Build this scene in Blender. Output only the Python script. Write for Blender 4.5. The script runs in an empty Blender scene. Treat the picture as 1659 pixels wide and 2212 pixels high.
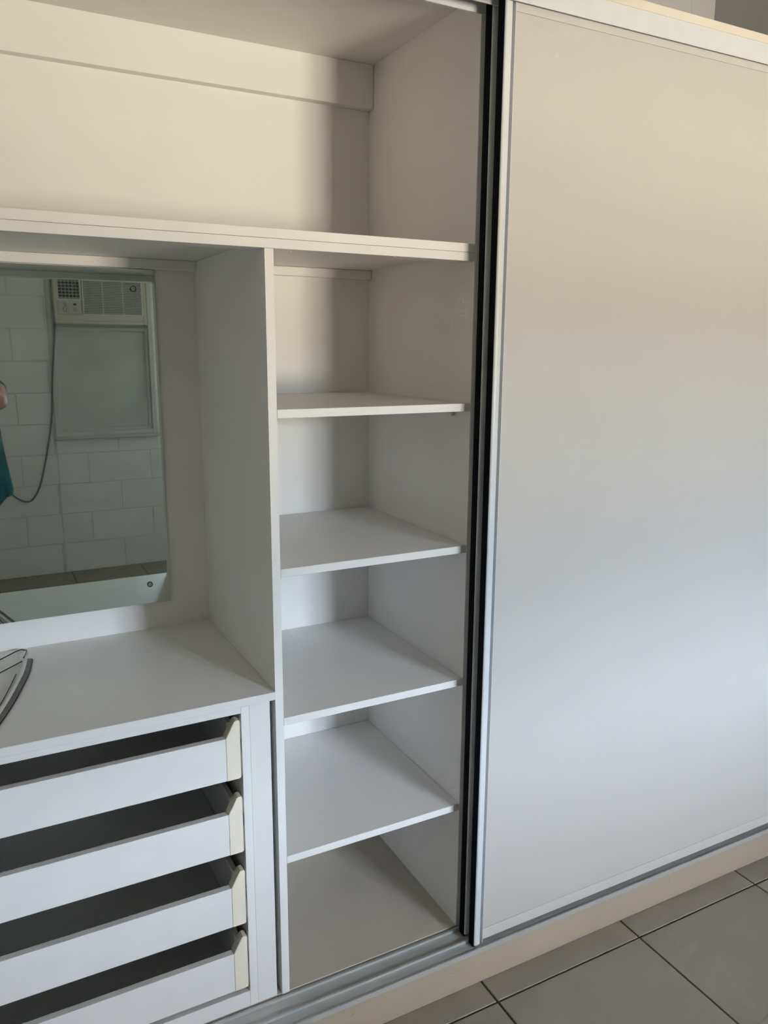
import bpy, bmesh, math, random
from mathutils import Vector, Matrix
random.seed(7)
scene = bpy.context.scene
col = scene.collection
F = 0.49                                    # floor sits at z = 0; survey heights below are relative to -F

# ------------------------------------------------------------------ camera
f_px, yaw, pitch, roll = 1703.0, 0.4849, 0.2073, 0.0059
CAM = Vector((-0.5317, -1.4577, 1.0572 + F))
fw = Vector((math.sin(yaw)*math.cos(pitch), math.cos(yaw)*math.cos(pitch), -math.sin(pitch)))
r0 = Vector((math.cos(yaw), -math.sin(yaw), 0)); u0 = r0.cross(fw)
rt = r0*math.cos(roll) + u0*math.sin(roll); up = u0*math.cos(roll) - r0*math.sin(roll)
cd = bpy.data.cameras.new('camera'); cam = bpy.data.objects.new('camera', cd); col.objects.link(cam)
cd.sensor_fit = 'HORIZONTAL'; cd.sensor_width = 36.0; cd.lens = f_px*36.0/1659.0; cd.clip_start = 0.01
M = Matrix((rt, up, -fw)).transposed().to_4x4(); M.translation = CAM; cam.matrix_world = M
scene.camera = cam

# ------------------------------------------------------------------ world: pale sky, a belt of dark trees on the horizon, sunlit earth below
SKY_STRENGTH = 40.0
w = bpy.data.worlds.new('sky'); scene.world = w; w.use_nodes = True
nt = w.node_tree; nt.nodes.clear()
tc = nt.nodes.new('ShaderNodeTexCoord'); sx = nt.nodes.new('ShaderNodeSeparateXYZ')
mr = nt.nodes.new('ShaderNodeMapRange'); mr.inputs[1].default_value = -0.25; mr.inputs[2].default_value = 0.25
rp = nt.nodes.new('ShaderNodeValToRGB'); e = rp.color_ramp.elements
e[0].position = 0.0; e[0].color = (0.50, 0.43, 0.35, 1)
e[1].position = 1.0; e[1].color = (0.84, 0.99, 1.28, 1)
for p_, c_ in ((0.42, (0.61, 0.525, 0.43, 1)), (0.48, (0.06, 0.06, 0.045, 1)), (0.66, (0.06, 0.065, 0.055, 1)), (0.76, (0.80, 0.94, 1.20, 1))):
    q = e.new(p_); q.color = c_
bg = nt.nodes.new('ShaderNodeBackground'); bg.inputs[1].default_value = SKY_STRENGTH
wo = nt.nodes.new('ShaderNodeOutputWorld')
nt.links.new(tc.outputs['Generated'], sx.inputs[0]); nt.links.new(sx.outputs[2], mr.inputs[0])
nt.links.new(mr.outputs[0], rp.inputs[0]); nt.links.new(rp.outputs[0], bg.inputs[0]); nt.links.new(bg.outputs[0], wo.inputs[0])
# the window's portal only guides sampling of the sky through the opening
WX0, WX1, WZ0, WZ1, WALLY = 0.98, 1.675, 0.45, 1.50, -3.23
ld = bpy.data.lights.new('window_portal', 'AREA'); ld.shape = 'RECTANGLE'; ld.size = WX1-WX0; ld.size_y = WZ1-WZ0
ld.cycles.is_portal = True
lo = bpy.data.objects.new('window_portal', ld); col.objects.link(lo)
lo.location = ((WX0+WX1)/2, WALLY-0.19, (WZ0+WZ1)/2+F); lo.rotation_euler = (math.radians(90), 0, 0)

vs = scene.view_settings
vs.view_transform = 'Standard'; vs.look = 'None'; vs.gamma = 1.0; vs.use_curve_mapping = False; vs.exposure = 1.83
cy = scene.cycles
cy.use_denoising = True; cy.max_bounces = 7; cy.diffuse_bounces = 6; cy.glossy_bounces = 4; cy.adaptive_threshold = 0.05; cy.adaptive_min_samples = 20; cy.sample_clamp_indirect = 4.0
cy.caustics_reflective = True; cy.caustics_refractive = False; cy.blur_glossy = 1.0

# ------------------------------------------------------------------ materials
def mat(name, c, rough=0.5, metal=0.0, spec=0.5, var=0.0, scale=8.0, bump=0.0, bscale=300.0, c2=None, coat=0.0, rvar=0.0, stretch=None):
    m = bpy.data.materials.new(name); m.use_nodes = True
    n = m.node_tree.nodes; l = m.node_tree.links; b = n['Principled BSDF']
    b.inputs['Base Color'].default_value = (*c, 1); b.inputs['Roughness'].default_value = rough
    b.inputs['Metallic'].default_value = metal; b.inputs['Specular IOR Level'].default_value = spec
    b.inputs['Coat Weight'].default_value = coat
    t = n.new('ShaderNodeTexCoord'); src = t.outputs['Object']
    if stretch:
        mp = n.new('ShaderNodeMapping'); mp.inputs['Scale'].default_value = stretch
        l.new(src, mp.inputs[0]); src = mp.outputs[0]
    if var or c2 or rvar:
        z = n.new('ShaderNodeTexNoise'); z.inputs['Scale'].default_value = scale; z.inputs['Detail'].default_value = 3
        l.new(src, z.inputs['Vector'])
        if var or c2:
            r = n.new('ShaderNodeValToRGB'); k = r.color_ramp.elements
            k[0].position = 0.3; k[1].position = 0.7
            k[0].color = (*[v*(1-var) for v in c], 1); k[1].color = (*(c2 or [min(1, v*(1+var)) for v in c]), 1)
            l.new(z.outputs[0], r.inputs[0]); l.new(r.outputs[0], b.inputs['Base Color'])
        if rvar:
            q = n.new('ShaderNodeMapRange'); q.inputs[1].default_value = 0.35; q.inputs[2].default_value = 0.75
            q.inputs[3].default_value = rough; q.inputs[4].default_value = rough+rvar
            l.new(z.outputs[0], q.inputs[0]); l.new(q.outputs[0], b.inputs['Roughness'])
    if bump:
        z2 = n.new('ShaderNodeTexNoise'); z2.inputs['Scale'].default_value = bscale; z2.inputs['Detail'].default_value = 3
        l.new(src, z2.inputs['Vector'])
        bp = n.new('ShaderNodeBump'); bp.inputs['Strength'].default_value = bump; bp.inputs['Distance'].default_value = 0.002
        l.new(z2.outputs[0], bp.inputs['Height']); l.new(bp.outputs[0], b.inputs['Normal'])
    return m
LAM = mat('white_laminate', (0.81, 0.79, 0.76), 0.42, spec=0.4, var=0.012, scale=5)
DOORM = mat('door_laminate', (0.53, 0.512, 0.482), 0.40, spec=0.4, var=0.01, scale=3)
EDGE = mat('edge_strip', (0.78, 0.765, 0.745), 0.38, spec=0.4, var=0.02, scale=12)
CREAM = mat('cream_plastic', (0.82, 0.76, 0.63), 0.4, var=0.015, scale=6)
AGED = mat('aged_edge', (0.72, 0.655, 0.56), 0.5, var=0.04, scale=5)
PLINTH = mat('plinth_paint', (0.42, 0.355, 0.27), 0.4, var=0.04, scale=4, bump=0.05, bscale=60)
ALU = mat('painted_aluminium', (0.66, 0.68, 0.69), 0.25, spec=0.5, var=0.02, scale=20)
ALUD = mat('anodised_aluminium', (0.47, 0.48, 0.47), 0.35, metal=0.2, var=0.03, scale=15)
BLACK = mat('black_pile', (0.006, 0.007, 0.010), 0.95, spec=0.1, var=0.3, scale=400)
STEEL = mat('zinc_steel', (0.45, 0.45, 0.44), 0.3, metal=1.0, var=0.05, scale=40)
DMET = mat('drawer_metal', (0.62, 0.62, 0.59), 0.45, var=0.02, scale=9)
MIRR = mat('silvered_glass', (0.66, 0.74, 0.70), 0.012, metal=1.0, scale=3.0, rvar=0.015)
MEDGE = mat('mirror_edge', (0.05, 0.07, 0.06), 0.3, var=0.3, scale=60)
CHROME = mat('chrome', (0.6, 0.6, 0.6), 0.35, metal=1.0, var=0.05, scale=30)
TILE = mat('floor_tile', (0.295, 0.265, 0.22), 0.38, spec=0.4, var=0.05, scale=6, bump=0.03, bscale=80)
GROUT = mat('grout', (0.10, 0.075, 0.05), 0.9, var=0.2, scale=30)
BLOCKM = mat('painted_block', (0.82, 0.84, 0.835), 0.6, var=0.03, scale=4, bump=0.2, bscale=90)
MORTAR = mat('mortar', (0.62, 0.64, 0.635), 0.85, var=0.1, scale=20)
WALLM = mat('wall_paint', (0.84, 0.835, 0.815), 0.65, var=0.02, scale=2)
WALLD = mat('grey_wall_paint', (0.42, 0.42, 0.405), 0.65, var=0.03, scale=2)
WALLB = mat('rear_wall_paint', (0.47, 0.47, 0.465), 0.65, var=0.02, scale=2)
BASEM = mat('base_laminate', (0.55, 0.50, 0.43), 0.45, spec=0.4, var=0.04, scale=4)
CEILM = mat('ceiling_paint', (0.87, 0.865, 0.85), 0.7, var=0.015, scale=2)
FRAMEM = mat('window_frame_paint', (0.62, 0.64, 0.62), 0.45, var=0.03, scale=6)
BOARD = mat('infill_board', (0.58, 0.61, 0.59), 0.55, var=0.06, scale=3, c2=(0.66, 0.69, 0.66))
ACW = mat('aged_white_plastic', (0.66, 0.63, 0.52), 0.45, var=0.04, scale=7)
ACP = mat('control_panel_plastic', (0.62, 0.58, 0.54), 0.45, var=0.02, scale=9)
ACG = mat('grille_plastic', (0.80, 0.82, 0.78), 0.45, var=0.03, scale=9)
ACD = mat('grille_dark', (0.05, 0.07, 0.06), 0.7, var=0.4, scale=14, c2=(0.10, 0.14, 0.11))
CORD = mat('grey_cord', (0.10, 0.11, 0.11), 0.5, var=0.1, scale=30)
BROWN = mat('brown_bar', (0.17, 0.145, 0.13), 0.4, var=0.15, scale=25)
WIREB = mat('black_wire', (0.008, 0.008, 0.009), 0.35, var=0.1, scale=50)
PWHITE = mat('white_plastic', (0.78, 0.78, 0.76), 0.35, var=0.02, scale=20)
SKIN = mat('skin', (0.55, 0.36, 0.27), 0.5, var=0.06, scale=25)
HAIR = mat('brown_hair', (0.06, 0.035, 0.02), 0.5, var=0.4, scale=60, bump=0.4, bscale=120)
SHIRT = mat('teal_print_cloth', (0.01, 0.055, 0.075), 0.75, scale=16, c2=(0.02, 0.26, 0.30), bump=0.2, bscale=200, stretch=(1, 1, 0.4))
TROU = mat('dark_cloth', (0.02, 0.03, 0.045), 0.8, var=0.2, scale=30)
LIP = mat('lip', (0.45, 0.20, 0.17), 0.45, var=0.05, scale=40)
EYEM = mat('eye', (0.55, 0.53, 0.50), 0.2, var=0.05, scale=40)
IRIS = mat('iris', (0.03, 0.02, 0.015), 0.2, var=0.1, scale=60)
RAILM = mat('door_rail_finish', (0.57, 0.555, 0.53), 0.35, spec=0.4, var=0.01, scale=6)
SKYCUTM = mat('warm_bounce_tan', (0.62, 0.52, 0.41), 0.6, var=0.05, scale=3)  # warm tan chosen so the added outdoor slab bounces warm light inside
def glass_mat():
    m = bpy.data.materials.new('window_glass'); m.use_nodes = True
    n = m.node_tree.nodes; l = m.node_tree.links; n.clear()
    o = n.new('ShaderNodeOutputMaterial'); mx = n.new('ShaderNodeMixShader'); t = n.new('ShaderNodeBsdfTransparent')
    g = n.new('ShaderNodeBsdfGlossy'); g.inputs['Roughness'].default_value = 0.02; fr = n.new('ShaderNodeFresnel'); fr.inputs[0].default_value = 1.45
    t.inputs[0].default_value = (0.95, 0.97, 0.96, 1)
    l.new(fr.outputs[0], mx.inputs[0]); l.new(t.outputs[0], mx.inputs[1]); l.new(g.outputs[0], mx.inputs[2]); l.new(mx.outputs[0], o.inputs[0])
    return m
GLASS = glass_mat()

# ------------------------------------------------------------------ helpers
def link(name, me, parent=None):
    o = bpy.data.objects.new(name, me); col.objects.link(o); o.parent = parent; return o
def wpos(o):
    p = Vector((0, 0, 0))
    while o is not None: p += o.location; o = o.parent
    return p
def build(name, bm, m, parent=None, smooth=False):
    """bm holds world coordinates; origin goes to the base centre."""
    bmesh.ops.recalc_face_normals(bm, faces=bm.faces[:])
    vs_ = [v.co for v in bm.verts]
    lo_ = Vector([min(v[i] for v in vs_) for i in range(3)]); hi_ = Vector([max(v[i] for v in vs_) for i in range(3)])
    base = Vector(((lo_.x+hi_.x)/2, (lo_.y+hi_.y)/2, lo_.z))
    for v in bm.verts: v.co -= base
    me = bpy.data.meshes.new(name); bm.to_mesh(me); bm.free()
    for q in (m if isinstance(m, (list, tuple)) else [m]): me.materials.append(q)
    if smooth:
        for p in me.polygons: p.use_smooth = True
    o = link(name, me, parent); o.location = base - (wpos(parent) if parent else Vector())
    return o
def abox(bm, x0, x1, y0, y1, z0, z1, bev=0.0, seg=1, mi=0):
    z0 += F; z1 += F
    r = bmesh.ops.create_cube(bm, size=1.0)
    for v in r['verts']:
        v.co = Vector((x0+(v.co.x+.5)*(x1-x0), y0+(v.co.y+.5)*(y1-y0), z0+(v.co.z+.5)*(z1-z0)))
    fs = set(f for v in r['verts'] for f in v.link_faces)
    for f in fs: f.material_index = mi
    if bev:
        es = list({e_ for v in r['verts'] for e_ in v.link_edges})
        bmesh.ops.bevel(bm, geom=es, offset=bev, segments=seg, affect='EDGES', profile=0.5)
def box(name, x0, x1, y0, y1, z0, z1, m, parent=None, bev=0.0007, seg=1):
    bm = bmesh.new(); abox(bm, x0, x1, y0, y1, z0, z1, bev, seg); return build(name, bm, m, parent)
def aprism(bm, pts, axis, a, b, mi=0):
    """polygon pts in the plane across axis ('x': (y,z), 'y': (x,z), 'z': (x,y)) extruded a..b"""
    def P(p, t):
        if axis == 'x': return Vector((t, p[0], p[1]+F))
        if axis == 'y': return Vector((p[0], t, p[1]+F))
        return Vector((p[0], p[1], t+F))
    A = [bm.verts.new(P(p, a)) for p in pts]; B = [bm.verts.new(P(p, b)) for p in pts]
    n = len(pts); fs = [bm.faces.new(A), bm.faces.new(B[::-1])]
    for i in range(n): fs.append(bm.faces.new((A[i], A[(i+1) % n], B[(i+1) % n], B[i])))
    for f in fs: f.material_index = mi
def prism(name, pts, axis, a, b, m, parent=None):
    bm = bmesh.new(); aprism(bm, pts, axis, a, b); return build(name, bm, m, parent)
def acyl(bm, c, r, d, axis='y', seg=20, r2=None, bev=0.0):
    rot = {'y': Matrix.Rotation(math.radians(90), 4, 'X'), 'x': Matrix.Rotation(math.radians(90), 4, 'Y'), 'z': Matrix.Identity(4)}[axis]
    R = bmesh.ops.create_cone(bm, cap_ends=True, segments=seg, radius1=r, radius2=r if r2 is None else r2, depth=d,
                          matrix=Matrix.Translation(Vector((c[0], c[1], c[2]+F))) @ rot)
def cyl(name, c, r, d, m, parent=None, axis='y', seg=20, r2=None, smooth=False):
    bm = bmesh.new(); acyl(bm, c, r, d, axis, seg, r2); return build(name, bm, m, parent, smooth)
def smooth_path(pts, n=6):
    P = [Vector(p) for p in pts]; out = []
    for i in range(len(P)-1):
        a = P[max(i-1, 0)]; b = P[i]; c = P[i+1]; d = P[min(i+2, len(P)-1)]
        for k in range(n):
            t = k/n
            out.append(0.5*((2*b)+(c-a)*t+(2*a-5*b+4*c-d)*t*t+(3*b-a-3*c+d)*t**3))
    out.append(P[-1]); return out
def atube(bm, pts, r, seg=8):
    P = [Vector(p)+Vector((0, 0, F)) for p in pts]; rings = []
    ref = Vector((0, 0, 1))
    for i, p in enumerate(P):
        t = (P[min(i+1, len(P)-1)]-P[max(i-1, 0)]).normalized()
        if abs(t.dot(ref)) > 0.95: ref = Vector((1, 0, 0)) if abs(t.x) < .9 else Vector((0, 1, 0))
        n1 = t.cross(ref).normalized(); n2 = t.cross(n1); ref = n2.cross(t) if False else ref
        rings.append([bm.verts.new(p+n1*r*math.cos(2*math.pi*k/seg)+n2*r*math.sin(2*math.pi*k/seg)) for k in range(seg)])
    for a, b in zip(rings, rings[1:]):
        for k in range(seg): bm.faces.new((a[k], a[(k+1) % seg], b[(k+1) % seg], b[k]))
    bm.faces.new(rings[0]); bm.faces.new(rings[-1][::-1])
def tube(name, pts, r, m, parent=None, seg=8):
    bm = bmesh.new(); atube(bm, pts, r, seg); return build(name, bm, m, parent, True)
def tag(o, label=None, cat=None, group=None, kind=None):
    if label: o['label'] = label
    if cat: o['category'] = cat
    if group: o['group'] = group
    if kind: o['kind'] = kind
    return o
def thing(name, loc, label, cat, group=None):
    o = bpy.data.objects.new(name, None); col.objects.link(o); o.empty_display_size = 0.05
    o.location = (loc[0], loc[1], loc[2]+F); tag(o, label, cat, group); return o
def copy_tree(o, parent=None):
    c = o.copy(); col.objects.link(c); c.parent = parent
    for ch in list(o.children): copy_tree(ch, c)
    return c

# ------------------------------------------------------------------ the room
D = 0.50                                        # inside face of the wardrobe's back
XL, XR, ZC, YB = -1.17, 1.68, 2.25, 0.512
fl = box('floor', XL-.2, XR+.2, WALLY-.2, YB+.2, -F-.10, -F-.006, GROUT, bev=0); tag(fl, kind='structure')
T, G = 0.463, 0.005
x_lines = [0.473+T*k for k in range(-5, 3)]; y_lines = [-0.156-T*k for k in range(-1, 8)]
xs = sorted(set([XL]+[x for x in x_lines if XL < x < XR]+[XR]))
ys = sorted(set([WALLY]+[y for y in y_lines if WALLY < y < YB]+[YB]))
tile_mesh = {}
for i in range(len(xs)-1):
    for j in range(len(ys)-1):
        a, b, c, d = xs[i]+G/2, xs[i+1]-G/2, ys[j]+G/2, ys[j+1]-G/2
        if c > 0.0 or b-a < .02 or d-c < .02: continue
        key = (round(b-a, 3), round(d-c, 3))
        if key not in tile_mesh:
            o = box('tile', a, b, c, d, -F-.012, -F, TILE, fl, bev=0.0012); tile_mesh[key] = o.data
        else:
            o = link('tile', tile_mesh[key], fl); o.location = Vector(((a+b)/2, (c+d)/2, -.012))-wpos(fl)
tag(box('ceiling', XL-.2, XR+.2, WALLY-.2, YB+.2, ZC, ZC+.1, CEILM, bev=0), kind='structure')
tag(box('wall_left', XL-.14, XL, WALLY-.2, YB+.2, -F, ZC, WALLM, bev=0), kind='structure')
tag(box('wall_right', XR, XR+.2, WALLY-.2, YB+.2, -F, ZC, WALLD, bev=0), kind='structure')
wb = box('wall_back', XL, XR, YB, YB+.2, -F, ZC, WALLB, bev=0); tag(wb, kind='structure')
box('cover_strip', 1.575, XR, YB-.0015, YB+.002, 1.80, ZC, WALLB, wb, bev=.001)

# block wall opposite the wardrobe, two window openings
AX0, AX1, AZ0, AZ1 = -0.022, 0.645, 0.45, 1.57           # opening that holds the air conditioner
OPEN = [(AX0, AX1, AZ0, AZ1), (WX0, WX1, WZ0, WZ1)]
bm = bmesh.new(); ya, yb = WALLY-.19, WALLY-.0025
zs = sorted({-F, AZ0, WZ0, WZ1, AZ1, ZC})
for z0, z1 in zip(zs, zs[1:]):
    x = XL
    for (a, b, c, d) in OPEN:
        if c <= z0+1e-6 and d >= z1-1e-6:
            abox(bm, x, a, ya, yb, z0, z1); x = b
    abox(bm, x, XR, ya, yb, z0, z1)
wf = build('wall_front', bm, MORTAR); tag(wf, kind='structure')
def subtract(r, h):
    a, b, c, d = r; e_, f_, g_, k_ = h
    if b <= e_ or a >= f_ or d <= g_ or c >= k_: return [r]
    out = []
    if a < e_: out.append((a, e_, c, d))
    if b > f_: out.append((f_, b, c, d))
    a2, b2 = max(a, e_), min(b, f_)
    if c < g_: out.append((a2, b2, c, g_))
    if d > k_: out.append((a2, b2, k_, d))
    return out
BH, BL, J = 0.2055, 0.416, 0.0045
block_mesh = {}
k = 0
while -F+BH*k < ZC-.01:
    z0, z1 = -F+BH*k+J/2, min(-F+BH*(k+1)-J/2, ZC)
    off = 0.169 if k % 2 == 1 else 0.169+BL/2
    i0 = math.floor((XL-off)/BL)
    for i in range(i0, i0+11):
        a, b = max(off+BL*i+J/2, XL), min(off+BL*(i+1)-J/2, XR)
        if b-a < .02: continue
        rs = [(a, b, z0, z1)]
        for h in OPEN+[(-.0275, -.0230, -F, AZ0)]: rs = [q for r_ in rs for q in subtract(r_, h)]
        for (p, q, s, t) in rs:
            if q-p < .012 or t-s < .012: continue
            key = (round(q-p, 3), round(t-s, 3))
            if key not in block_mesh:
                o = box('block', p, q, WALLY-.03, WALLY, s, t, BLOCKM, wf, bev=0.0015); block_mesh[key] = o.data
            else:
                o = link('block', block_mesh[key], wf); o.location = Vector(((p+q)/2, WALLY-.015, s+F))-wpos(wf)
    k += 1

# window that lights the room: sliding sashes
def frame_ring(bm, x0, x1, z0, z1, t, y0, y1, bev=.001):
    abox(bm, x0, x0+t, y0, y1, z0, z1, bev); abox(bm, x1-t, x1, y0, y1, z0, z1, bev)
    abox(bm, x0+t, x1-t, y0, y1, z0, z0+t, bev); abox(bm, x0+t, x1-t, y0, y1, z1-t, z1, bev)
bm = bmesh.new(); frame_ring(bm, WX0, WX1, WZ0, WZ1, .016, WALLY-.13, WALLY-.05)
w1 = build('window_1', bm, FRAMEM); tag(w1, kind='structure')
xm = (WX0+WX1)/2
for (a, b, y) in ((WX0+.016, xm+.010, WALLY-.085), (xm-.010, WX1-.016, WALLY-.11)):
    bm = bmesh.new(); frame_ring(bm, a, b, WZ0+.016, WZ1-.016, .018, y-.01, y+.01)
    s = build('sash', bm, FRAMEM, w1)
    box('pane', a+.016, b-.016, y-.002, y+.002, WZ0+.032, WZ1-.032, GLASS, s, bev=0)
box('sill', WX0-.03, XR-.001, WALLY-.05, WALLY+.03, WZ0-.02, WZ0, FRAMEM, w1, bev=.003)

# unseen slab added outside to cut the high sky and bounce warm light
vr = box('added_sky_blocker', -2.5, 4.5, -6.5, WALLY-.2, 1.86, 1.93, SKYCUTM, bev=0); tag(vr, kind='structure')

vf = box('added_ground_blocker', -2.5, 4.5, -6.5, WALLY-.2, -.75, -.55, MORTAR, bev=0); tag(vf, kind='structure')  # unseen slab added to dim light rising from the near ground

# boarded window frame with the air conditioner
bm = bmesh.new(); frame_ring(bm, AX0, AX1, AZ0, AZ1, .030, WALLY-.12, WALLY+.012, .002)
w2 = build('window_2', bm, FRAMEM); tag(w2, kind='structure')
box('infill_board', AX0+.030, AX1-.030, WALLY-.06, WALLY-.025, AZ0+.03, 1.1865, BOARD, w2, bev=.001)
bm = bmesh.new(); frame_ring(bm, AX0+.030, AX1-.030, AZ0+.03, 1.17, .022, WALLY-.025, WALLY-.010, .002)
build('beading', bm, FRAMEM, w2)
box('sill', AX0-.01, AX1+.015, WALLY-.02, WALLY+.035, AZ0-.018, AZ0, FRAMEM, w2, bev=.003)
box('filler_strip', AX0+.030, .0203, WALLY-.06, WALLY+.0, 1.185, AZ1-.03, FRAMEM, w2, bev=.001)
box('filler_strip', .0203, .0218, WALLY-.05, WALLY-.01, 1.187, 1.385, FRAMEM, w2, bev=0)
box('filler_strip', .0203, .0218, WALLY-.05, WALLY-.01, 1.450, AZ1-.03, FRAMEM, w2, bev=0)
box('filler_strip', .6002, AX1-.030, WALLY-.06, WALLY+.0, 1.185, AZ1-.03, FRAMEM, w2, bev=.001)

# ------------------------------------------------------------------ wardrobe carcass
ZT = -0.390                                             # bottom track
wd = thing('wardrobe', (0.45, 0.2, -F), 'large white laminate built-in wardrobe with open bays on a tiled floor', 'wardrobe')
EL, ER = -1.1680, 1.678                                 # outer faces
box('side_panel', EL, EL+.0175, 0, D, -.40, 1.747, LAM, wd)
box('side_panel', ER-.0175, ER, 0, D, -.40, 1.747, LAM, wd)
box('partition_panel', .45, .4675, 0.0, D, -.385, 1.747, LAM, wd)
prism('partition_panel', [(0, -.388), (D, -.388), (D, 1.2520), (.045, 1.2520), (.045, 1.2340), (0, 1.2340)], 'x', -.0175, 0.0, LAM, wd)
box('back_panel', EL, ER, D, D+.006, -.40, 1.747, LAM, wd, bev=0)
tp = box('top_panel', EL, ER, -.088, D+.006, 1.747, 1.765, LAM, wd)
box('edge_strip', EL, ER, -.0895, -.088, 1.748, 1.7655, AGED, tp, bev=0)
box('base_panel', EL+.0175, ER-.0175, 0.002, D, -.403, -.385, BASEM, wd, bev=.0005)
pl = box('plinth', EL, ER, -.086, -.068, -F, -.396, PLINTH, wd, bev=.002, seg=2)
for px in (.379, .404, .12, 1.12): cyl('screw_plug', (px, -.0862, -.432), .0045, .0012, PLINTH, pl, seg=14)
# rails along the back
box('back_rail', EL+.0175, .449, .474, D, 1.645, 1.747, LAM, wd, bev=.001)
box('back_rail', 0.0005, .4495, .483, D, 1.2300, 1.2520, LAM, wd, bev=.001)
box('back_rail', EL+.0175, -.0178, .483, D, 1.2300, 1.2520, LAM, wd, bev=.001)
# bottom track: an extrusion with two running ridges and a front lip
prof = [(0.001, ZT-.008), (0.001, ZT+.001), (-.0085, ZT+.001), (-.0085, ZT+.006), (-.0125, ZT+.006), (-.0125, ZT), (-.0515, ZT), (-.0515, ZT+.005), (-.0560, ZT+.005),
        (-.0560, ZT-.001), (-.0850, ZT-.001), (-.0850, ZT+.001), (-.0885, ZT+.001), (-.0885, ZT-.012), (-.0860, ZT-.012), (-.0860, ZT-.006), (-.02, ZT-.008)]
prism('bottom_track', prof, 'x', EL+.0005, ER-.0005, ALUD, wd)
# top track: fascia, ceiling web and two guide fins
prof = [(-.0885, 1.706), (-.0865, 1.706), (-.0865, 1.742), (-.045, 1.742), (-.045, 1.709), (-.0425, 1.709), (-.0425, 1.742), (-.006, 1.742), (-.006, 1.706), (-.002, 1.706), (-.002, 1.7465), (-.0885, 1.7465)]
prism('top_track', prof, 'x', EL+.0005, ER-.0005, ALU, wd)

# fixed upper shelf across both open bays
us = thing('upper_shelf', (-.15, .25, 1.2345), 'long double-edged white shelf spanning above the mirror and the narrow shelves', 'shelf')
box('shelf_board', EL+.018, .4497, 0.0, .4995, 1.2525, 1.2700, LAM, us, bev=.0005)
box('edge_batten', EL+.018, .4497, 0.0, .044, 1.2345, 1.2520, EDGE, us, bev=.0005)
for px, py in ((.045, .030), (.263, .012)): cyl('screw_cap', (px, py, 1.2342), .0030, .0010, PWHITE, us, axis='z', seg=12)

# loose shelves of the narrow bay, each on four pins
ords = ['topmost loose white shelf of the narrow bay, a pin showing under it', 'second loose white shelf from the top in the narrow bay',
        'third loose white shelf from the top in the narrow bay', 'lowest loose white shelf of the narrow bay, just above the bay floor']
for zt, lab in zip((.9352, .6130, .2873, -.0413), ords):
    s = box('loose_shelf', .0008, .4492, .0005, .4985, zt-.0172, zt, LAM, bev=.0005)
    tag(s, lab, 'shelf', 'loose shelves in the narrow bay')
    for px, py in ((.444, .068), (.444, .44), (.006, .068), (.006, .44)):
        box('shelf_pin', px-.006 if px > .2 else .0002, .4498 if px > .2 else px+.006, py-.005, py+.005, zt-.0172-.0150, zt-.0174, PWHITE, wd, bev=.0025, seg=2)

# ------------------------------------------------------------------ counter and drawer cabinet
CL = EL+.0175
ct = thing('countertop', (EL/2, .25, .333), 'white laminate counter below the mirror with bright front edge', 'countertop')
box('counter_board', CL+.0005, -.0178, 0.0012, .4995, .3338, .3509, LAM, ct, bev=.0004)
box('edge_strip', CL+.0005, -.0178, -.0003, .0012, .3338, .3509, EDGE, ct, bev=0)
dc = thing('drawer_cabinet', (EL/2, .25, -.385), 'white cabinet of four open-topped shallow drawers under the counter', 'cabinet')
mx = lambda x: EL-x                                   # mirror about the cabinet's middle
def sym(name, x0, x1, *a, **k):
    box(name, x0, x1, *a, **k); box(name, mx(x1), mx(x0), *a, **k)
sym('side_panel', -.0922, -.0744, 0.0, .48, -.3848, .3335, LAM, dc)
sym('filler_strip', -.0740, -.0295, 0.001, .019, -.3848, .3335, EDGE, dc)
sym('filler_return', -.0294, -.0182, 0.055, .065, -.3848, .3335, LAM, dc)
box('top_rail', mx(-.0924), -.0924, 0.0005, .0185, .3190, .3334, EDGE, dc)
box('bottom_rail', mx(-.0924), -.0924, 0.0005, .0185, -.3848, -.3460, EDGE, dc)
box('back_board', mx(-.0924), -.0924, .474, .480, -.3848, .3335, LAM, dc)
def make_drawer():
    zf0, zf1 = .176, .2705
    d = box('drawer', mx(-.1262), -.1262, -.001, .0145, zf0, zf1, EDGE, dc, bev=.0006)
    cap = [(-.1258, zf0), (-.1000, zf0), (-.0972, zf0+.0012), (-.0960, zf0+.0040), (-.0960, .3020), (-.0972, .3050), (-.0995, .3062), (-.1045, .3062), (-.1075, .3045), (-.1258, zf1)]
    for s in (1, -1):
        pts = cap if s > 0 else [(mx(x), z) for x, z in cap][::-1]
        bm = bmesh.new(); aprism(bm, pts, 'y', -.002, .0190)
        bmesh.ops.bevel(bm, geom=[e_ for e_ in bm.edges if abs(e_.verts[0].co.y+.002) < 1e-5 and abs(e_.verts[1].co.y+.002) < 1e-5], offset=.0008, segments=2, affect='EDGES')
        build('end_cap', bm, CREAM, d)
        x0, x1 = (-.1180, -.1055) if s > 0 else (mx(-.1055), mx(-.1180))
        box('drawer_side', x0, x1, .0192, .455, .182, .296, DMET, d, bev=.002)
    box('drawer_bottom', mx(-.1182), -.1182, .0148, .455, .182, .190, DMET, d, bev=.0005)
    box('drawer_back', mx(-.1182), -.1182, .443, .455, .1902, .290, DMET, d, bev=.0005)
    for s in (1, -1):
        x0, x1 = (-.1050, -.0926) if s > 0 else (mx(-.0926), mx(-.1050))
        bm = bmesh.new(); abox(bm, x0+.0085, x1, .004, .44, .232, .262, .0008); abox(bm, x0, x0+.008, .022, .44, .240, .254, .001)
        build('drawer_runner', bm, STEEL, d)
    return d
d0 = make_drawer(); base = d0.location.copy()
for i, dz in enumerate((0, -.172, -.346, -.5075)):
    d = d0 if i == 0 else copy_tree(d0, dc)
    d.location = base+Vector((0, 0, dz))

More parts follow.
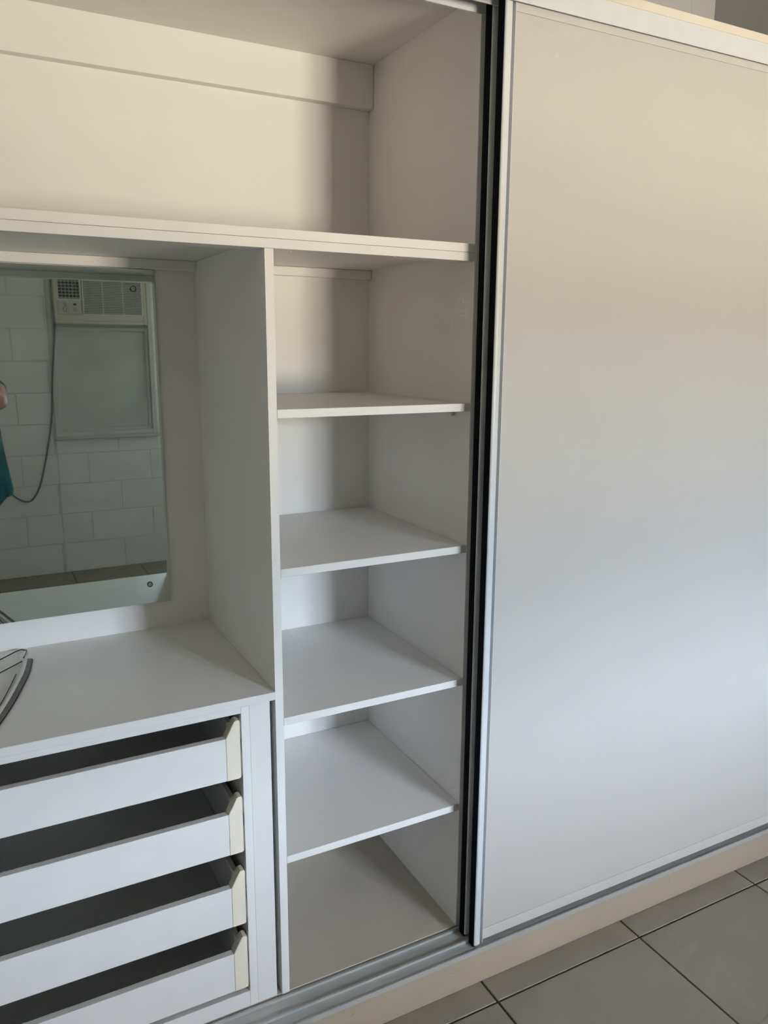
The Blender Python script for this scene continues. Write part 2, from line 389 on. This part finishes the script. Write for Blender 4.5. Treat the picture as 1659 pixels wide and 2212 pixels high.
# ------------------------------------------------------------------ mirror on the back of the counter bay
MX0, MX1, MZ0, MZ1 = EL+.116, -.116, .4200, 1.2285
mi = thing('mirror', ((MX0+MX1)/2, D, MZ0), 'frameless smudged mirror screwed to the wardrobe back above the counter', 'mirror')
bm = bmesh.new(); abox(bm, MX0, MX1, D-.0050, D-.0004, MZ0, MZ1)
for f in bm.faces: f.material_index = 0 if f.calc_center_median().y < D-.0049 else 1
build('mirror_glass', bm, [MIRR, MEDGE], mi)
for px in (-.1655, mx(-.1655)):
    for pz in (.4690, 1.1840):
        bm = bmesh.new(); acyl(bm, (px, D-.0058, pz), .0070, .0018, seg=24, r2=.0070)
        s = build('screw_washer', bm, MEDGE, mi)
        bm = bmesh.new()
        bmesh.ops.create_uvsphere(bm, u_segments=18, v_segments=10, radius=.0052, matrix=Matrix.Translation((px, D-.0066, pz+F)) @ Matrix.Diagonal((1, .55, 1, 1)))
        build('screw_head', bm, CHROME, s, True)

# ------------------------------------------------------------------ sliding doors (both pushed to the right)
def door(y0, y1, label, group, x0=.4505, x1=1.672):
    """y0 is the face towards the room."""
    zb, zt = -.3755, 1.726
    d = thing('sliding_door', ((x0+x1)/2, (y0+y1)/2, zb), label, 'door', group)
    # left and right stiles: rounded white nosing, slot for the black pile on the outer end
    def stile(s):
        X = lambda t: x0+t if s > 0 else x1-t
        nose = [(X(.0004), y0+.0032), (X(.0014), y0+.0014), (X(.0036), y0+.0003), (X(.0075), y0), (X(.0140), y0+.0003), (X(.0172), y0+.0016), (X(.0180), y0+.0042), (X(.0180), y0+.0125),
                (X(.0250), y0+.0125), (X(.0250), y0+.0020), (X(.0262), y0+.0020), (X(.0262), y1), (X(.0004), y1), (X(.0004), y1-.0010), (X(.0060), y1-.0010), (X(.0060), y0+.0032)]
        o = prism('stile', nose if s > 0 else nose[::-1], 'z', zb-.008, zt, ALU, d)
        a, b = sorted((X(-.0012), X(.0060)))
        box('pile_strip', a, b, y0+.0033, y1-.0010, zb-.014, zt, BLACK, o, bev=.001)
        return o
    stile(1); stile(-1)
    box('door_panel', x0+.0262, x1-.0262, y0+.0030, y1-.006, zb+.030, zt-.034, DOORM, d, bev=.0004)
    prism('bottom_rail', [(y0+.0026, zb), (y1-.004, zb), (y1-.004, zb+.0298), (y0+.0026, zb+.0298)], 'x', x0+.0263, x1-.0263, RAILM, d)
    prism('top_rail', [(y0+.0026, zt-.0338), (y1-.004, zt-.0338), (y1-.004, zt), (y0+.0026, zt)], 'x', x0+.0263, x1-.0263, RAILM, d)
    for wx in (x0+.12, x1-.12):
        cyl('roller', (wx, (y0+y1)/2+.006, zb-.0005), .0080, .005, STEEL, d, seg=20)
    return d
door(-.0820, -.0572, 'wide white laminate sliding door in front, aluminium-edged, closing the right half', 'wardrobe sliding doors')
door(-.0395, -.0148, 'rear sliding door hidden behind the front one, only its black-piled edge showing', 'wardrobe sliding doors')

# ------------------------------------------------------------------ wire and bar frame lying on the counter
zc = .3512
hg = thing('wire_frame', (-.56, .30, zc), 'thin black wire frame with a curved brown bar lying on the counter', 'wire frame')
zt = zc+.004
arc = smooth_path([(-.4560, .408, zt), (-.4670, .335, zt), (-.4850, .262, zt), (-.5060, .185, zt), (-.5340, .100, zt), (-.5660, .020, zt)], 6)
def ribbon(name, path, w0, w1, h0, h1, m, parent):
    bm = bmesh.new(); rows = []
    for i, p in enumerate(path):
        t = (path[min(i+1, len(path)-1)]-path[max(i-1, 0)]).normalized(); n = Vector((t.y, -t.x, 0)).normalized()
        if n.x < 0: n = -n
        rows.append([bm.verts.new(p+n*a+Vector((0, 0, b+F))) for a, b in ((w0, h0), (w1, h0), (w1, h1), (w0, h1))])
    for a, b in zip(rows, rows[1:]):
        for k in range(4): bm.faces.new((a[k], a[(k+1) % 4], b[(k+1) % 4], b[k]))
    bm.faces.new(rows[0]); bm.faces.new(rows[-1][::-1])
    return build(name, bm, m, parent)
ribbon('curved_bar', arc, -.0058, .0035, -.0035, .0022, BROWN, hg)
ribbon('clear_strip', [p+Vector((0, 0, .0)) for p in arc], -.0125, -.0062, -.0035, .0034, PWHITE, hg)
edge = [Vector((-.4680, .412, zt+.002))]+[p+Vector((.0045, 0, -.0015)) for p in arc]
tube('wire', edge, .0014, WIREB, hg)
tube('wire', smooth_path([(-.4900, .332, zt), (-.5080, .255, zt), (-.5290, .176, zt), (-.560, .08, zt)], 5), .0012, WIREB, hg)
tube('wire', smooth_path([(-.4690, .425, zt), (-.4600, .466, zt), (-.4640, .474, zt), (-.4770, .478, zt), (-.5170, .437, zt), (-.60, .352, zt)], 5), .0014, WIREB, hg)
tube('wire', [(-.4740, .404, zt), (-.5210, .355, zt), (-.60, .272, zt)], .0014, WIREB, hg)

# ------------------------------------------------------------------ air conditioner in the boarded window
yf = WALLY+.065
ac = thing('air_conditioner', (.311, WALLY, 1.187), 'aged off-white window air conditioner above a boarded panel, seen in the mirror', 'air conditioner')
X0, X1, Z0, Z1 = .022, .600, 1.187, 1.535
bm = bmesh.new(); abox(bm, X0+.0003, X1-.0003, WALLY-.25, WALLY+.02, Z0, Z1-.005, .003); build('casing', bm, ACW, ac)
bm = bmesh.new(); frame_ring(bm, X0, X1, Z0, Z1, .020, WALLY+.02, yf, .004)
abox(bm, X0+.02, X1-.02, WALLY+.02, yf-.022, Z0+.02, Z1-.02); abox(bm, X0+.02, X1-.02, WALLY+.03, yf, Z0+.02, Z0+.060, .003)
fc = build('front_frame', bm, ACW, ac)
box('control_panel', .044, .190, WALLY+.04, yf-.002, Z0+.061, 1.338, ACP, ac, bev=.003)
for kx, kz, kr in ((.092, 1.315, .012), (.094, 1.280, .017)):
    cyl('dial_ring', (kx, yf-.0015, kz), kr*1.12, .0016, ACD, ac, seg=28)
    kn = cyl('control_knob', (kx, yf+.005, kz), kr, .012, ACP, ac, seg=28, r2=kr*.85)
    box('pointer', kx-.0016, kx+.0016, yf+.0105, yf+.0125, kz-kr*.7, kz+kr*.7, ACD, kn, bev=0)
box('badge', .138, .158, yf-.0025, yf-.0012, 1.305, 1.318, ACD, ac, bev=0)
for bx, bz in ((.135, 1.286), (.135, 1.277), (.135, 1.268)): box('marking', bx, bx+.026, yf-.0025, yf-.0015, bz, bz+.0025, ACD, ac, bev=0)
box('outlet_back', .050, .184, WALLY+.021, WALLY+.045, 1.342, Z1-.022, ACD, ac, bev=0)
bm = bmesh.new(); frame_ring(bm, .044, .190, 1.338, Z1-.02, .008, WALLY+.045, yf-.001, .001)
for i in range(8): abox(bm, .052, .182, yf-.016, yf-.004, 1.352+.0205*i, 1.3555+.0205*i)
for i in range(5): abox(bm, .074+.022*i, .0765+.022*i, yf-.020, yf-.014, 1.346, Z1-.028)
tag(build('outlet_louvre', bm, ACG, ac), kind='stuff')
box('intake_back', .204, .576, WALLY+.021, yf-.016, Z0+.062, Z1-.022, ACD, ac, bev=0)
bm = bmesh.new(); frame_ring(bm, .196, .580, Z0+.060, Z1-.02, .007, WALLY+.04, yf, .001)
n = 24
for i in range(n):
    z = Z0+.072+i*(Z1-.032-Z0-.072)/(n-1); abox(bm, .203, .573, yf-.010, yf-.001, z, z+.0050)
for xx in (.322, .450): abox(bm, xx, xx+.004, yf-.010, yf, Z0+.066, Z1-.026)
tag(build('intake_grille', bm, ACG, ac), kind='stuff')
cp = smooth_path([(.026, WALLY+.012, 1.205), (.012, WALLY+.022, 1.09), (-.022, WALLY+.022, .80), (-.040, WALLY+.014, .588), (-.070, WALLY+.012, .421), (-.136, WALLY+.012, .160),
                  (-.187, WALLY+.012, .055), (-.237, WALLY+.012, .028), (-.309, WALLY+.012, .071), (-.42, WALLY+.012, .19), (-.55, WALLY+.014, .30)], 6)
tube('power_cord', cp, .0050, CORD)
tag(bpy.data.objects['power_cord'], 'grey power cord hanging from the air conditioner down the block wall', 'cord')
so = thing('wall_socket', (-.58, WALLY, .26), 'small white wall socket on the block wall behind the person', 'socket')
box('face_plate', -.635, -.520, WALLY+.0005, WALLY+.009, .262, .334, PWHITE, so, bev=.002)
box('plug', -.565, -.530, WALLY+.0095, WALLY+.035, .282, .318, PWHITE, so, bev=.004)
box('rocker_switch', -.615, -.600, WALLY+.0095, WALLY+.012, .290, .308, PWHITE, so, bev=.001)

# ------------------------------------------------------------------ the person taking the picture, glimpsed in the mirror
def acap(bm, a, b, ra, rb, seg=14):
    a, b = Vector(a), Vector(b); d = b-a
    rot = d.to_track_quat('Z', 'Y').to_matrix().to_4x4()
    bmesh.ops.create_cone(bm, cap_ends=True, segments=seg, radius1=ra, radius2=rb, depth=d.length, matrix=Matrix.Translation((a+b)/2) @ rot)
    for p, r in ((a, ra), (b, rb)): bmesh.ops.create_icosphere(bm, subdivisions=2, radius=r, matrix=Matrix.Translation(p))
def aell(bm, c, r, sub=3):
    bmesh.ops.create_icosphere(bm, subdivisions=sub, radius=1.0, matrix=Matrix.Translation(c) @ Matrix.Diagonal((*r, 1)))
def aloft(bm, rows, seg=28):
    """rows: (x, y, z, half width, half depth)"""
    rr = [[bm.verts.new((x+a*math.cos(2*math.pi*k/seg), y+b*math.sin(2*math.pi*k/seg), z)) for k in range(seg)] for x, y, z, a, b in rows]
    for p, q in zip(rr, rr[1:]):
        for k in range(seg): bm.faces.new((p[k], p[(k+1) % seg], q[(k+1) % seg], q[k]))
    bm.faces.new(rr[0][::-1]); bm.faces.new(rr[-1])
def fuse(name, bm, m, parent, voxel, it=4):
    bmesh.ops.recalc_face_normals(bm, faces=bm.faces[:])
    me = bpy.data.meshes.new('tmp'); bm.to_mesh(me); bm.free()
    t = bpy.data.objects.new('tmp', me); col.objects.link(t)
    r = t.modifiers.new('r', 'REMESH'); r.mode = 'VOXEL'; r.voxel_size = voxel
    s = t.modifiers.new('s', 'SMOOTH'); s.factor = 0.5; s.iterations = it
    dg = bpy.context.evaluated_depsgraph_get(); res = bpy.data.meshes.new_from_object(t.evaluated_get(dg))
    bpy.data.objects.remove(t); bm2 = bmesh.new(); bm2.from_mesh(res)
    return build(name, bm2, m, parent, True)
px, py = -.560, -1.90
pe = thing('person', (px, py, -F), 'person in a teal printed shirt holding up a phone, reflected at the mirror edge', 'person')
phc = CAM - fw*.020 - up*.055 - rt*.020                   # centre of the phone
def ph(a, b, c): return phc + rt*a + up*b + fw*c           # phone coordinates: right, up, towards the wardrobe
bm = bmesh.new()
aloft(bm, [(px, py, .80, .145, .10), (px, py, .90, .155, .11), (px, py, 1.00, .130, .095), (px, py, 1.10, .120, .09), (px, py+.005, 1.22, .140, .10), (px, py, 1.31, .150, .085), (px, py, 1.36, .09, .06), (px, py+.01, 1.39, .052, .052)])
acap(bm, (px, py+.008, 1.36), (px, py+.035, 1.45), .052, .047)
hd = Vector((px+.005, py+.060, 1.555))
aell(bm, hd+Vector((0, -.012, .02)), (.074, .090, .088)); aell(bm, hd+Vector((0, .022, -.045)), (.056, .062, .062)); aell(bm, hd+Vector((0, .058, -.080)), (.026, .022, .020))
acap(bm, hd+Vector((0, .076, .012)), hd+Vector((0, .096, -.020)), .008, .012); acap(bm, hd+Vector((-.012, .082, -.024)), hd+Vector((.012, .082, -.024)), .008, .008)
for s in (-1, 1):
    aell(bm, hd+Vector((s*.075, -.010, -.008)), (.010, .018, .030), 2)
    acap(bm, hd+Vector((s*.012, .074, .022)), hd+Vector((s*.042, .064, .024)), .008, .007)
    aell(bm, hd+Vector((s*.036, .055, -.020)), (.022, .018, .018), 2)
def arm(s):
    sh = Vector((px+s*.160, py+.005, 1.325)); el = Vector((px+s*.158, -1.640, 1.285)) if s > 0 else Vector((px-.165, -1.640, 1.270))
    edge = .0375*s                                         # phone edge this hand grips
    wr = ph(edge+s*.030, -.105, -.030)
    acap(bm, sh, el, .048, .040); acap(bm, el, el.lerp(wr, .35), .040, .038); acap(bm, el.lerp(wr, .35), wr, .038, .026)
    palm = [ph(edge+s*.016, -.085, -.010), ph(edge+s*.016, -.022, -.004)]
    acap(bm, wr, palm[0], .026, .020)
    for t in (0, .33, .66, 1): acap(bm, palm[0].lerp(wr, .3), palm[0].lerp(palm[1], t), .015, .0115)
    acap(bm, palm[0], palm[1], .014, .012)
    for i, (b, L) in enumerate(((-.020, .040), (-.041, .046), (-.062, .043), (-.082, .032))):
        a0 = ph(edge+s*.017, b, .000); a1 = ph(edge+s*.013, b+.003, .0150); a2 = ph(edge+s*(.013-L*.6), b+.004, .0175); a3 = ph(edge+s*(.013-L), b+.003, .0155)
        acap(bm, a0, a1, .0092, .0085, 10); acap(bm, a1, a2, .0085, .0078, 10); acap(bm, a2, a3, .0078, .0066, 10)
    t0, t1, t2, t3 = ph(edge+s*.020, -.082, -.022), ph(edge+s*.014, -.058, -.024), ph(edge-s*.002, -.034, -.018), ph(edge-s*.016, -.018, -.0145)
    acap(bm, t0, t1, .0135, .0110, 10); acap(bm, t1, t2, .0110, .0095, 10); acap(bm, t2, t3, .0095, .0078, 10)
arm(1); arm(-1)
for s in (-1, 1):
    hip = Vector((px-.025+s*.078, py, .84)); kn = Vector((px-.050+s*.080, py+.015, .46)); an = Vector((px-.050+s*.080, py-.015, .085))
    acap(bm, hip, kn, .082, .056); acap(bm, kn, kn.lerp(an, .35)+Vector((0, -.012, 0)), .054, .052); acap(bm, kn.lerp(an, .35)+Vector((0, -.012, 0)), an, .052, .036)
    acap(bm, an, an+Vector((0, -.02, -.052)), .036, .032); acap(bm, an+Vector((s*.004, .0, -.042)), an+Vector((s*.012, .12, -.058)), .038, .028); acap(bm, an+Vector((s*.012, .12, -.058)), an+Vector((s*.012, .165, -.066)), .030, .019)
    for i in range(4): acap(bm, an+Vector((s*(.004+.012*i-.012), .15, -.066)), an+Vector((s*(.004+.013*i-.012), .195-.009*i, -.0725)), .012, .0095, 8)
fuse('body', bm, SKIN, pe, .0042, 3)
# loose shirt with short sleeves and a longer tail
bm = bmesh.new()
aloft(bm, [(px, py, .800, .198, .150), (px, py, .845, .196, .148), (px, py, .95, .184, .138), (px, py, 1.06, .170, .126), (px, py+.003, 1.17, .162, .122), (px, py+.003, 1.26, .168, .118), (px, py, 1.33, .165, .092), (px, py, 1.368, .105, .072), (px, py+.004, 1.384, .066, .062)], 36)
aloft(bm, [(px, py-.02, .735, .120, .11), (px, py-.01, .785, .165, .135), (px, py, .83, .190, .145)], 36)
for s in (-1, 1):
    sh = Vector((px+s*.155, py+.003, 1.325)); el = Vector((px+s*.160, -1.640, 1.28)); acap(bm, sh, sh.lerp(el, .10), .056, .052)
for k in range(14):                                           # folds running down the cloth
    a = 2*math.pi*k/14+.2; acap(bm, (px+.155*math.cos(a), py+.112*math.sin(a), 1.14), (px+.196*math.cos(a+.06), py+.146*math.sin(a+.06), .825), .006, .010, 8)
fuse('shirt', bm, SHIRT, pe, .006, 3)
bm = bmesh.new()
for s in (-1, 1):
    hip = Vector((px-.025+s*.075, py, .83)); kn = Vector((px-.050+s*.078, py+.010, .46)); an = Vector((px-.050+s*.080, py-.012, .13))
    acap(bm, hip, kn, .090, .068); acap(bm, kn, an, .067, .056)
aell(bm, (px, py, .86), (.165, .118, .11))
fuse('trousers', bm, TROU, pe, .007, 3)
bm = bmesh.new()
aell(bm, hd+Vector((0, -.026, .038)), (.088, .094, .086)); aell(bm, hd+Vector((0, -.062, -.030)), (.080, .055, .090)); acap(bm, hd+Vector((0, -.075, -.06)), hd+Vector((0, -.085, -.135)), .060, .045)
for k in range(9): acap(bm, hd+Vector((-.05+.0125*k, .052-.00022*(k-4)**2*10, .085-abs(k-4)*.004)), hd+Vector((-.07+.0175*k, .040, .045)), .012, .008, 8)
fuse('hair', bm, HAIR, pe, .005, 3)
for s in (-1, 1):
    bm = bmesh.new(); aell(bm, hd+Vector((s*.029, .0685, .004)), (.0125, .0100, .0080), 3); ey = build('eye', bm, EYEM, pe, True)
    bm = bmesh.new(); aell(bm, hd+Vector((s*.028, .0772, .002)), (.0050, .0022, .0050), 2); build('iris', bm, IRIS, ey, True)
    bm = bmesh.new(); acap(bm, hd+Vector((s*.014, .0815, .027)), hd+Vector((s*.044, .0700, .029)), .0030, .0020, 8); build('eyebrow', bm, HAIR, pe, True)
bm = bmesh.new(); aell(bm, hd+Vector((0, .0815, -.050)), (.021, .0050, .0045)); aell(bm, hd+Vector((0, .0800, -.0575)), (.017, .0055, .0055)); build('mouth', bm, LIP, pe, True)

# the phone it holds, just behind the taking lens
pn = bpy.data.objects.new('phone', None); col.objects.link(pn); pn.empty_display_size = .03; pn.location = ph(0, -.074, 0)
tag(pn, 'black phone held up in portrait by the person', 'phone')
def pbox(name, a0, a1, b0, b1, c0, c1, m, bev):
    bm = bmesh.new(); abox(bm, a0, a1, b0, b1, c0-F, c1-F, bev, 3)
    for v in bm.verts: v.co = ph(*v.co)
    return build(name, bm, m, pn)
BODYP = mat('phone_shell', (0.02, 0.02, 0.022), 0.35, var=0.05, scale=20); SCR = mat('phone_screen', (0.01, 0.01, 0.012), 0.08, var=0.05, scale=20)
pbox('shell', -.0370, .0370, -.0740, .0740, -.0040, .0040, BODYP, .0030)
pbox('screen', -.0350, .0350, -.0720, .0720, -.0046, -.0041, SCR, .0001)
pbox('lens_block', .0050, .0340, .0400, .0710, .0041, .0062, BODYP, .0008)
